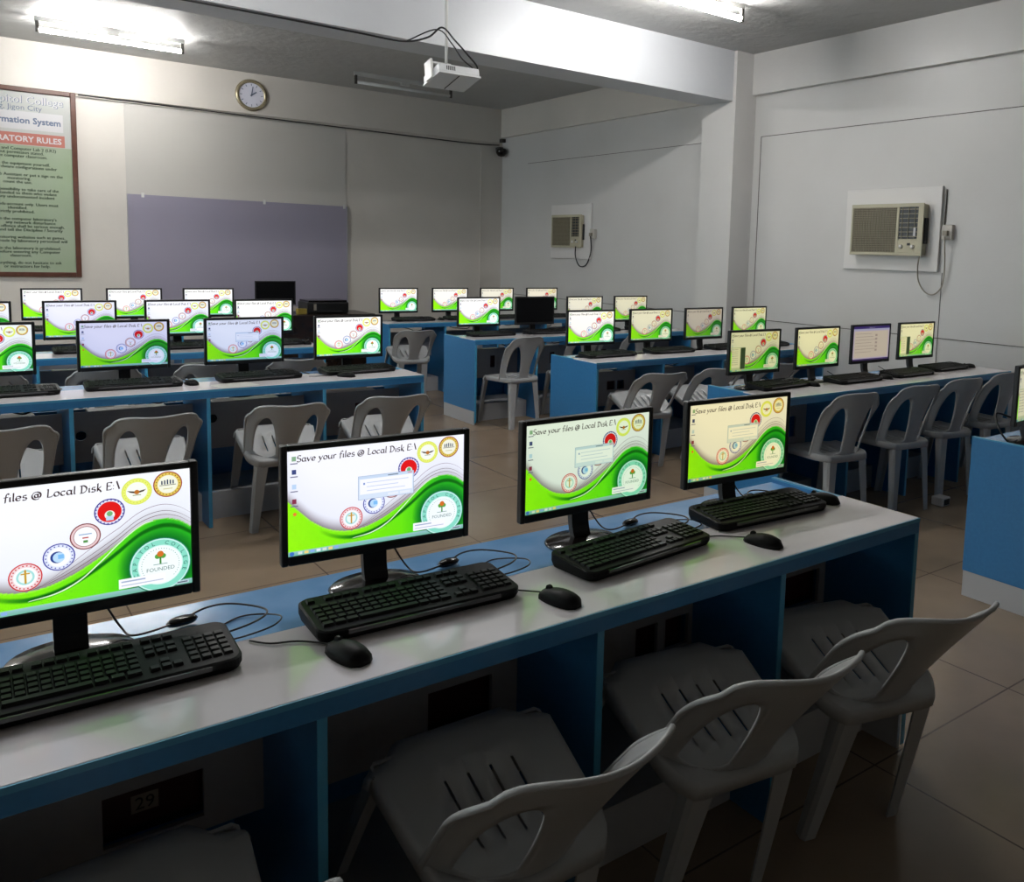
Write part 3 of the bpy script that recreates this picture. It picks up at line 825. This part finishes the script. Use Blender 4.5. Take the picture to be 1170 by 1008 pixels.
chair_set('L2', [(.19,4.60,0,TL), (.77,4.60,0,TL), (1.41,4.60,-7,TL), (1.985,4.60,-8,TL)], 'tipped back')
chair_set('L3', [(.20,6.30,0,TL), (.80,6.30,0,TL), (1.42,6.30,-5,TL), (2.0,6.30,-5,TL)], 'half hidden')
chair_set('R1', [(4.03,2.90,-9,0), (4.66,2.90,-9,0), (5.22,2.93,-9,0), (5.80,2.95,-6,0)], 'upright')
chair_set('R2', [(3.96,4.60,-13,TL), (4.52,4.60,-12,TL), (5.17,4.60,-10,TL)], 'tipped back')
chair_set('R3', [(3.97,6.21,5,0), (4.62,6.21,0,0), (5.25,6.21,0,0)], ['pulled out', 'behind a monitor', 'behind a monitor'])
chair(3.72, 7.95, -12, TL, 'grey plastic chair tipped back at the rearmost right-block desk', z=tz(TL))

# ------------------------------------------------------------------ monitors, keyboards, mice
MB_ = .405
gm = 'computer monitors on the desks'; gk = 'black keyboards on the desks'; gmo = 'black mice on the desks'
BL = (1.0,1.02,1.10); WH = (1.12,1.12,1.08)
def mrow(row, specs, dy=MB_):
    yf = {'L0':yr[0],'L2':yr[2],'L3':yr[3],'L4':yr[4],'R0':yr[0],'R1':yr[1],'R2':yr[2],'R3':yr[3],'R4':yr[4]}[row]
    n = len(specs)
    for i, (x, ddy, rz, kind, tint, kb, ms) in enumerate(specs):
        kd = {'plain':'green wave wallpaper', 'dialog':'a popup on its wallpaper', 'menu':'its start menu open', 'doc':'a purple-topped document', 'off':'a dark switched-off screen'}[kind]
        o = ordn[i] if n > 1 else 'alone'
        if n == 4 or i < 3: pass
        monitor(x, yf+dy+ddy, rz, kind, tint, 'monitor showing %s, %s on %s' % (kd, o, rowname[row]), gm)
        if kb: keyboard(kb[0], yf+kb[1], .7505 if kb[1] < .2 else .752, kb[2], 'black keyboard under the %s monitor on %s' % (o, rowname[row]), gk)
        if ms: mouse(ms[0], yf+ms[1], .7505, ms[2], 'black mouse beside the %s keyboard on %s' % (o, rowname[row]), gmo)
mrow('L0', [(.172,-.005,-2,'plain',(1.0,1.02,1.06),(.19,.245,-1),(.585,.105,14)),
            (.785,.012,-4,'dialog',(.98,.99,1.06),(.785,.245,-2),(1.065,.092,14)),
            (1.378,-.0,0,'dialog',(.74,.84,.66),(1.400,.235,6),(1.745,.10,14)),
            (1.962,-.0,-3,'dialog',(.86,.78,.47),(1.945,.295,-3),(2.225,.275,14))])
mrow('L2', [(.165,0,0,'plain',(.95,1,1.0),(.24,.24,0),(.52-.10,.21,10)),
            (.786,0,-1,'plain',(.66,.68,.90),(.80,.25,-2),(1.07,.22,10)),
            (1.404,0,0,'dialog',(.68,.74,.92),(1.44,.26,3),None),
            (2.023,-.01,1,'plain',WH,(2.03,.28,4),(1.90,.13,40))])
mrow('L3', [(.165,0,0,'plain',BL,(.2,.26,0),None), (.778,0,0,'plain',(.92,.93,1.08),(.82,.26,0),(1.09,.25,0)),
            (1.394,0,0,'plain',BL,(1.42,.26,0),(1.7,.25,0)), (2.002,-.02,0,'plain',WH,(2.02,.26,0),(2.27,.22,0))])
mrow('L4', [(.768,0,0,'plain',WH,(.8,.26,0),None), (1.387,0,0,'plain',WH,(1.4,.26,0),None), (2.001,0,0,'plain',WH,(2.0,.26,0),None)])
mrow('R0', [(3.895,-.01,3,'menu',(.62,.60,.42),None,None)])
mrow('R1', [(3.895,0,-2,'menu',(.62,.60,.32),(4.0,.30,3),(4.235,.24,20)), (4.495,0,0,'plain',(.76,.71,.38),(4.66,.24,0),(4.96,.21,20)),
            (5.085,.01,0,'doc',(.55,.52,.50),(5.27,.24,0),None), (5.655,.02,-1,'menu',(.74,.70,.38),(5.83,.30,0),(6.12,.27,60))])
mrow('R2', [(3.925,0,-3,'plain',(1.08,1.05,.95),(3.98,.27,0),(4.23,.30,30)), (4.53,0,-1,'plain',(.80,.76,.52),(4.62,.28,0),None),
            (5.122,0,0,'plain',(.44,.39,.30),(5.3,.29,0),None), (5.704,.02,0,'plain',(.70,.68,.40),(5.8,.29,0),None)])
mrow('R3', [(3.911,0,0,'plain',WH,(3.96,.27,0),None), (4.521,0,0,'off',(1,1,1),(4.56,.27,0),None),
            (5.115,0,0,'plain',(.86,.82,.64),(5.2,.27,0),None), (5.711,0,0,'plain',(.76,.72,.50),(5.8,.27,0),None)])
mrow('R4', [(3.892,0,0,'plain',WH,(4.0,.27,0),(4.32,.27,0)), (4.504,0,0,'plain',(1.08,1.06,.95),(4.6,.27,0),(4.9,.27,0)),
            (5.104,0,0,'plain',(.92,.88,.72),(5.2,.27,0),None), (5.727,0,0,'plain',(.86,.80,.62),(5.8,.27,0),None)])

# cables that lie loose on the desks
def cord(pts, r, label, box=None, name='computer_cable', m='cable'):
    o = MB().tube(spline(pts, 8), r, 7).build(name, M[m], None, True)
    tag(o, label, 'cable')
    if box:
        x, y, z, a = box
        MB().lathe([(.001,0),(.018,.002),(.020,.008),(.016,.014),(.001,.016)], 18, Matrix.Translation((x, y, z)) @ Matrix.Rotation(R(a), 4, 'Z'), 1.6, .8).build('inline_box', M['gloss_black'], o, True)
    return o
zs = ZD+.003
near_m = [(.172,1), (.785,2), (1.378,3), (1.962,4)]
cab = ['under the leftmost monitor', 'under the second monitor', 'under the third monitor', 'under the rightmost monitor']
for (mx, k) in near_m:
    y0 = yr[0]
    sc_ = 1.0 if k < 4 else .6
    bx = mx+.20*sc_
    cord([(mx+.06,y0+.50,zs+.08), (mx+.09,y0+.47,zs+.02), (mx+.11,y0+.44,zs+.01), (bx-.01,y0+.46,zs+.01), (bx+.05*sc_,y0+.49,zs+.015),
          (mx+.30*sc_,y0+.47,zs+.02), (mx+.35*sc_,y0+.40,zs+.02), (mx+.31*sc_,y0+.34,zs+.025), (mx+.215*sc_,y0+.31,zs+.025)], .0022,
         'black cable with a small inline box %s of the nearest desk' % cab[k-1], (bx, y0+.465, zs+.001, 10))
    cord([(mx+.04,y0+.52,zs), (mx+.13,y0+.40,zs), (mx+.22*sc_,y0+.39,zs), (mx+.31*sc_,y0+.44,zs), (mx+.37*sc_,y0+.38,zs+.01), (mx+.34*sc_,y0+.31,zs+.022), (mx+.27*sc_,y0+.285,zs+.024), (mx+.215*sc_,y0+.30,zs+.02)], .0018,
         'thin looped black cord on the blue surface %s of the nearest desk' % cab[k-1])
for i, (cx, cy, row) in enumerate([(.98,yr[2]+.42,'L2'), (.37,yr[2]+.42,'L2'), (1.65,yr[2]+.42,'L2'), (4.18,yr[1]+.42,'R1'), (4.80,yr[1]+.42,'R1'), (5.38,yr[1]+.42,'R1')]):
    cord([(cx-.10,cy+.06,zs+.05), (cx-.05,cy,zs+.01), (cx+.02,cy-.02,zs+.01), (cx+.08,cy+.02,zs+.02), (cx+.12,cy-.03,zs+.01), (cx+.06,cy-.08,zs+.03)], .0026,
         'thin black cable curled behind the keyboards on %s, %s bay' % (rowname[row], ['second', 'leftmost', 'third', 'leftmost', 'second', 'third'][i]))
cord([(3.82,yr[0]+.47,.84), (3.74,yr[0]+.50,.86), (3.70,yr[0]+.46,.80), (3.73,yr[0]+.43,.745), (3.84,yr[0]+.44,.74)], .0045,
     'thick black cable looping beside the monitor cut off at the right edge')
# loose papers
def sheet(x, y, z, w, d, rz, label, m='papers'):
    o = MB().box(-w/2, w/2, -d/2, d/2, 0, .0015).build('paper_sheet', M[m], None, loc=(x, y, z), rot=(0, 0, R(rz))); tag(o, label, 'paper')
sheet(1.26, yr[2]+.09, .7503, .21, .15, 12, 'white paper sheet at the front edge of the second left-block desk')
sheet(1.74, yr[2]+.40, .7302, .20, .12, -5, 'pale paper between two monitors on the second left-block desk')

# ------------------------------------------------------------------ wall things
# framed rules board
bt = tag(empty('rules_board', (.46, YB-.002, 2.07)), 'wooden framed laboratory rules board on the back wall at left', 'notice board')
bw, bh = .78, .965
mb = MB().box(-bw, -bw+.05, -.03, 0, -bh, bh).box(bw-.05, bw, -.03, 0, -bh, bh).box(-bw+.05, bw-.05, -.03, 0, bh-.05, bh).box(-bw+.05, bw-.05, -.03, 0, -bh, -bh+.05)
bevel(mb.build('frame', M['wood'], bt), .006)
MB().box(-bw+.05, bw-.05, -.008, 0, .38, bh-.05).build('header_print', M['paper'], bt)
MB().box(-bw+.05, bw-.05, -.008, 0, -bh+.05, .38).build('rules_print', M['paper_g'], bt)
MB().box(-bw+.14, bw-.12, -.011, -.0082, .54, .72).build('title_plate', M['white_print'], bt)
MB().box(-bw+.12, bw-.11, -.011, -.0082, .385, .505).build('red_banner', M['banner'], bt)
def wtext(txt, size, xr, z, m, y=-.0125, align='RIGHT', parent=bt, name='lettering', bold=0, sx=1):
    v, f = text_geo(txt, size, align)
    off_ = [(0,0)] if not bold else [(0,0),(bold,0),(0,bold),(bold,bold)]
    V, F = [], []
    for k, (ox, oz) in enumerate(off_):
        n = len(V); V += [(xr+a*sx+ox, y-.0001*k, z+b+oz) for a, b in v]; F += [tuple(i+n for i in q) for q in f]
    me = bpy.data.meshes.new('text'); me.from_pydata(V, [], F)
    return link(name, me, M[m], parent)
M['ink_blue'] = mat('ink_blue', (.13,.16,.24), .5); M['ink_green'] = mat('ink_dark_green', (.012,.03,.015), .5)
wtext('Capitol College', .106, bw-.11, .80, 'ink_blue', y=-.0095, bold=.004)
wtext('Capitol College', .106, bw-.112, .803, 'white_print', y=-.0105)
wtext('ong, Jigon City', .075, bw-.30, .735, 'ink_blue', y=-.0095)
wtext('Information System', .086, bw-.14, .60, 'ink_blue', bold=.005)
wtext('LABORATORY RULES', .080, bw-.14, .415, 'white_print', bold=.004)
lines = [('(LR1) and Computer Lab 2 (LR2)',.05),('without permission stated.',.16),('the computer classroom.',.13),('',0),('with the equipment yourself.',.11),('hardware configurations under',.05),('',0),
 ('Lab Assistant or put a sign on the',.0),('monitoring.',.28),('count the use.',.27),('',0),('responsibility to take care of the',.04),('extended to them who violate',.06),('any undocumented incident',.08),('',0),
 ('hands-account only. Users must',.05),('identified.',.32),('strictly prohibited.',.26),('',0),('in the computer laboratory\'s',.07),('any network disturbance',.08),('an offence shall be serious enough.',.0),('and tell the Discipline / Security',.02),('',0),
 ('monitoring websites such as games,',.0),('be made by laboratory personnel will',-.02),('',0),('in the laboratory is prohibited.',.04),('before entering any Computer',.05),('classroom.',.3),('',0),('If anything, do not hesitate to ask',.04),('or instructors for help.',.14)]
V, F = [], []
for i, (tx, dx) in enumerate(lines):
    if not tx: continue
    v, f = text_geo(tx, .043, 'RIGHT')
    for k, (ox, oz) in enumerate([(0,0),(.002,0)]):
        n = len(V); V += [(bw-.14-dx+a+ox, -.0095-.0001*k, .33-i*.0375+b+oz) for a, b in v]; F += [tuple(q+n for q in fc) for fc in f]
me = bpy.data.meshes.new('rules'); me.from_pydata(V, [], F); link('rules_lettering', me, M['ink_green'], bt)

# lavender board
wb = tag(empty('presentation_board', (2.925, YB-.0065, 1.39)), 'large lavender writing board hanging on the back wall', 'board')
MB().box(-1.235, 1.245, -.018, 0, -.63, .63).build('panel', M['wb'], wb)
MB().box(-1.235, -1.228, -.022, -.0182, -.63, .63).box(1.235, 1.245, -.022, -.0182, -.63, .63).build('edging', M['alu'], wb)
for k, x in enumerate((-1.08, .22, 1.2)):
    MB().box(x-.014, x+.014, -.024, -.0185, .60, .65).build('hook', M['white_metal'], wb)

# clock
ck = tag(empty('wall_clock', (3.01, YB-.031, 3.245)), 'round wall clock with gold rim high on the back wall', 'clock')
rot = Matrix.Rotation(PI/2, 4, 'X')
MB().lathe([(.14,0),(.178,.0),(.182,.015),(.172,.032),(.150,.036),(.140,.022),(.14,0)], 36, rot, cap=False).build('rim', M['silver'], ck, True)
MB().lathe([(.001,0),(.145,0),(.145,.018),(.001,.018)], 36, rot).build('face', M['clock'], ck)
nm = MB()
for k in range(12):
    a = 2*PI*k/12; Mx = Matrix.Translation((.118*math.sin(a), -.0195, .118*math.cos(a))) @ Matrix.Rotation(a, 4, 'Y')
    nm.box(-.004, .004, -.001, .001, -.012, .012, Mx)
nm.build('hour_marks', M['ink_blue'], ck)
for L_, w, a in ((.07,.007,55), (.10,.005,10)):
    MB().box(-w, w, -.001, .001, -.015, L_, Matrix.Translation((0,-.022,0)) @ Matrix.Rotation(R(a), 4, 'Y')).build('hand', M['ink_blue'], ck)

# cable along the back wall and the little corner camera
o = MB().tube(spline([(1.26,YB-.05,3.015), (2.6,YB-.045,3.005), (4.2,YB-.045,2.995), (5.6,YB-.045,2.985), (6.15,YB-.045,2.99), (6.36,YB-.06,3.0)], 6), .008, 6).build('wall_cable', M['cable'], None, True)
tag(o, 'long black cable running under the back wall beam to the corner camera', 'cable')
cam = tag(empty('security_camera', (6.36, YB-.12, 2.92)), 'small black dome camera in the far corner of the room', 'camera')
MB().lathe([(.001,-.085),(.045,-.075),(.075,-.035),(.08,0),(.06,.03),(.001,.04)], 20).build('dome', M['gloss_black'], cam, True)
MB().box(-.02, .03, 0, .12, .02, .05).build('bracket', M['black'], cam)
jb = MB().box(6.38, 6.44, YB-.10, YB-.032, 3.04, 3.09).build('junction_box', M['tube_cap']); tag(jb, 'tiny dark junction box above the corner camera', 'junction box')

# air conditioners
def aircon(y0, y1, z0, z1, a0, a1, b0, b1, label, lp, sticker=True, thick=.085):
    p = tag(empty('mounting_board', (XW, (y0+y1)/2, (z0+z1)/2)), 'white board framing the %s' % lp, 'mounting board', 'boards around the air conditioners')
    bevel(MB().box(-.03, -.001, -(y1-y0)/2, (y1-y0)/2, -(z1-z0)/2, (z1-z0)/2).build('board', M['plate'], p), .004)
    t = tag(empty('air_conditioner', (XW-.031, (a0+a1)/2, (b0+b1)/2)), label, 'air conditioner', 'window air conditioners on the right wall')
    W, Hh = (a1-a0)/2, (b1-b0)/2; T = thick
    xf = -T
    gy0 = -W+.27*2*W*.0          # local y grows away from the camera (leftwards in view)
    # body shell
    body = MB().box(xf+.012, -.0005, -W+.01, W-.01, -Hh+.008, Hh-.008)
    bevel(body.build('housing', M['ac'], t), .006)
    div = -W+2*W*.34
    fr = MB().box(xf, xf+.012, -W, W, Hh-.03, Hh).box(xf, xf+.012, -W, W, -Hh, -Hh+.025).box(xf, xf+.012, -W, -W+.05, -Hh+.025, Hh-.03).box(xf, xf+.012, W-.018, W, -Hh+.025, Hh-.03).box(xf, xf+.012, div-.012, div+.012, -Hh+.025, Hh-.03)
    bevel(fr.build('front_frame', M['ac'], t), .003)
    MB().box(xf+.0114, xf+.0119, div+.012, W-.018, -Hh+.025, Hh-.03).build('grille_shade_sheet', M['grille_shade'], t)  # sheet added behind the slats, shade of the gaps put into its dark colour
    g = MB()
    n = 26
    for k in range(n):
        z = -Hh+.03+(2*Hh-.065)*k/(n-1); g.box(xf+.003, xf+.0115, div+.012, W-.018, z-.0035, z+.0035)
    for k in range(16):
        y = div+.012+(W-.018-div-.012)*(k+.5)/16; g.box(xf+.004, xf+.0112, y-.0012, y+.0012, -Hh+.025, Hh-.03)
    g.build('intake_grille', M['ac_grille'], t)
    zc = -Hh+.14
    d = MB().box(xf+.006, xf+.0118, -W+.05, div-.012, zc, Hh-.03); v_ = d.build('air_outlet', M['ac_dark'], t)
    l = MB()
    for k in range(7): z = zc+(Hh-.03-zc)*(k+.5)/7; l.box(xf+.002, xf+.0058, -W+.05, div-.012, z-.0035, z+.0035)
    for k in range(3): y = -W+.05+(div-.012+W-.05)*(k+.5)/3; l.box(xf+.001, xf+.0058, y-.002, y+.002, zc, Hh-.03)
    l.build('louver', M['ac_grille'], v_)
    if sticker: MB().box(xf-.0005, xf+.001, -W+.065, -W+.085, zc+.02, zc+.09).build('sticker', M['white_print'], v_)
    cp = MB().box(xf+.002, xf+.0118, -W+.05, div-.012, -Hh+.025, zc-.012).build('control_panel', M['ac'], t)
    for k, y in enumerate((-W+.085, div-.045)):
        MB().lathe([(.001,0),(.017,0),(.015,.014),(.001,.014)], 16, Matrix.Translation((xf+.002, y, -Hh+.075)) @ Matrix.Rotation(-PI/2, 4, 'Y')).build('knob', M['plate'], cp, True)
    MB().box(xf-.001, xf+.0015, (-W+div)/2-.01, (-W+div)/2+.018, -Hh+.085, -Hh+.105).build('display', M['ink'], cp)
    MB().box(xf+.03, xf+.07, -W-.004, -W+.009, -Hh+.10, Hh-.12).build('side_vent', M['ink'], t)
aircon(3.87, 4.79, 1.455, 2.147, 3.97, 4.67, 1.58, 2.01, 'large beige window air conditioner on the right wall nearer the camera', 'nearer air conditioner')
aircon(8.59, 9.46, 1.445, 2.135, 8.72, 9.38, 1.585, 2.0, 'smaller looking window air conditioner far down the right wall', 'farther air conditioner', sticker=False, thick=.05)
def outlet(y, z, label):
    t = tag(empty('wall_outlet', (XW, y, z)), label, 'outlet', 'outlets beside the air conditioners')
    bevel(MB().box(-.045, -.001, -.045, .045, -.06, .06).build('box', M['outlet'], t), .006)
    MB().box(-.075, -.0455, -.018, .018, -.028, .012).build('plug', M['cord'], t)
    return t
outlet(3.80, 1.775, 'beige power outlet box right of the nearer air conditioner')
outlet(8.545, 1.76, 'small power outlet box right of the farther air conditioner')
o = MB().tube(spline([(XW-.10,3.99,1.60), (XW-.09,4.01,1.50), (XW-.05,4.02,1.38), (XW-.03,3.97,1.29), (XW-.03,3.89,1.27), (XW-.03,3.82,1.34), (XW-.04,3.80,1.48), (XW-.07,3.80,1.74)], 8), .006, 6).build('power_cord', M['cord'], None, True)
tag(o, 'beige power cord looping below the nearer air conditioner', 'cord')
o = MB().tube([(XW-.008,3.845,1.835), (XW-.008,3.845,2.12)], .006, 6).build('conduit', M['seam'], None, True); tag(o, 'thin dark line of wiring above the beige outlet box', 'wiring')
o = MB().tube(spline([(XW-.10,8.80,1.60), (XW-.07,8.84,1.48), (XW-.05,8.78,1.36), (XW-.03,8.66,1.38), (XW-.03,8.57,1.55), (XW-.06,8.55,1.74)], 8), .008, 6).build('power_cord', M['cable'], None, True)
tag(o, 'dark power cord looping below the farther air conditioner', 'cord')
fo = tag(MB().box(4.93, 5.02, 2.82, 2.90, 0, .055).build('floor_outlet', M['plate']), 'small white floor outlet box beside the right-edge desk', 'outlet')
bevel(fo, .006); MB().box(4.945, 5.005, 2.816, 2.8195, .008, .045).build('socket_opening', M['ink'], fo)

# projector on its ceiling pole
pj = tag(empty('ceiling_projector', (2.98, 5.70, 2.725), R(-3), R(-12)), 'white projector hanging from the ceiling before the beam', 'projector')
bevel(MB().box(-.155, .155, -.14, .14, 0, .058).build('body', M['proj'], pj), .010)
MB().box(-.16, .16, -.145, .145, -.012, -.0003).build('tray', M['proj'], pj)
MB().box(-.004, .004, -.13, .13, -.014, -.0122).build('tray_seam', M['ink'], pj)
MB().lathe([(.001,0),(.032,0),(.034,.03),(.026,.035),(.001,.02)], 20, Matrix.Translation((-.07,.14,.04)) @ Matrix.Rotation(-PI/2, 4, 'X')).build('lens', M['gloss_black'], pj, True)
g = MB()
for k in range(6): g.box(-.10+k*.012, -.094+k*.012, -.1412, -.1398, .015, .045)
g.build('vent', M['ink'], pj)
MB().box(-.175, -.158, -.05, .06, -.01, .12).box(-.175, .0, -.01, .02, .105, .12).build('bracket', M['white_metal'], pj)
MB().box(-.05, .08, -.06, .05, .0585, .09).build('connector_block', M['ink'], pj)
MB().tube([(-.04,-.01,.07), (-.04,-.155,.785)], .011, 10).build('pole', M['white_metal'], pj, True)
o = MB().tube(spline([(1.0,6.03,3.018), (1.8,6.02,3.018), (2.4,6.02,3.015), (2.72,5.96,3.0), (2.84,5.80,3.02), (2.90,5.70,3.08), (2.98,5.66,3.0), (3.07,5.62,2.90), (3.13,5.60,2.83), (3.13,5.62,2.79)], 8), .007, 6).build('projector_cable', M['cable'], None, True)
tag(o, 'black cable arching from the beam to the projector', 'cable')
o = MB().tube(spline([(2.74,5.95,3.0), (2.88,5.74,3.07), (2.96,5.66,2.97), (3.02,5.62,2.87), (3.10,5.60,2.81), (3.10,5.62,2.79)], 8), .005, 6).build('projector_cable', M['cable'], None, True)
tag(o, 'thinner black cord hanging in the lower loop beside the projector', 'cable')

# teacher's table, its dark monitor and printer
tt = tag(empty('teacher_table', (3.30, 9.55, 0)), 'dark wooden table before the lavender board', 'table')
bevel(MB().box(-.62, .73, 0, .62, .715, .745).build('tabletop', M['teacher'], tt), .004)
MB().box(-.58, .68, .03, .05, .12, .714).build('front_panel', M['teacher'], tt)
for s_ in (-.58, .66): MB().box(s_, s_+.03, .051, .58, 0, .714).build('side_panel', M['teacher'], tt)
monitor(2.99, 9.85, 0, 'off', (1,1,1), 'dark switched-off monitor standing alone on the dark wooden table', gm, z=.745)
pr = tag(empty('printer', (3.53, 9.86, .746)), 'black printer on the dark wooden table', 'printer')
bevel(MB().box(-.24, .24, -.17, .17, 0, .13).build('body', M['black'], pr), .015)
MB().box(-.22, .22, -.15, .16, .131, .15).build('lid', M['gloss_black'], pr)
MB().box(-.14, .14, -.24, -.171, .02, .03).build('paper_tray', M['black'], pr)
wm = M['sticker']; MB().box(-.17, -.14, -.1722, -.1705, .04, .11).build('label', wm, pr)
yb_ = MB().box(-.05, .05, -.04, .04, 0, .06).build('yellow_box', M['yellow'], None, loc=(3.23, 9.72, .746)); tag(bevel(yb_, .004), 'small yellow box between the dark monitor and the printer', 'box')

# ------------------------------------------------------------------ camera
cam_d = bpy.data.cameras.new('camera'); cam_o = bpy.data.objects.new('camera', cam_d); COL.objects.link(cam_o)
Rr = ((.78763227,-.61542976,.02969224), (-.0437534,-.10393457,-.99362128), (.61459015,.78130904,-.10878937))
mw = Matrix(((Rr[0][0], -Rr[1][0], -Rr[2][0], 0), (Rr[0][1], -Rr[1][1], -Rr[2][1], 0), (Rr[0][2], -Rr[1][2], -Rr[2][2], 1.5257733), (0,0,0,1)))
cam_o.matrix_world = mw
cam_d.sensor_fit = 'HORIZONTAL'; cam_d.sensor_width = 36; cam_d.lens = 36*979.586/1170
cam_d.shift_x = (585-695.188)/1170; cam_d.shift_y = (396.910-504)/1170
cam_d.clip_start = .02; sc.camera = cam_o

# ------------------------------------------------------------------ world and view
w = bpy.data.worlds.new('world'); sc.world = w; w.use_nodes = True
w.node_tree.nodes['Background'].inputs[0].default_value = (.84,.92,1,1); w.node_tree.nodes['Background'].inputs[1].default_value = 4.4
sc.view_settings.view_transform = 'Standard'; sc.view_settings.look = 'None'
sc.view_settings.exposure = .38; sc.view_settings.gamma = 1; sc.view_settings.use_curve_mapping = False
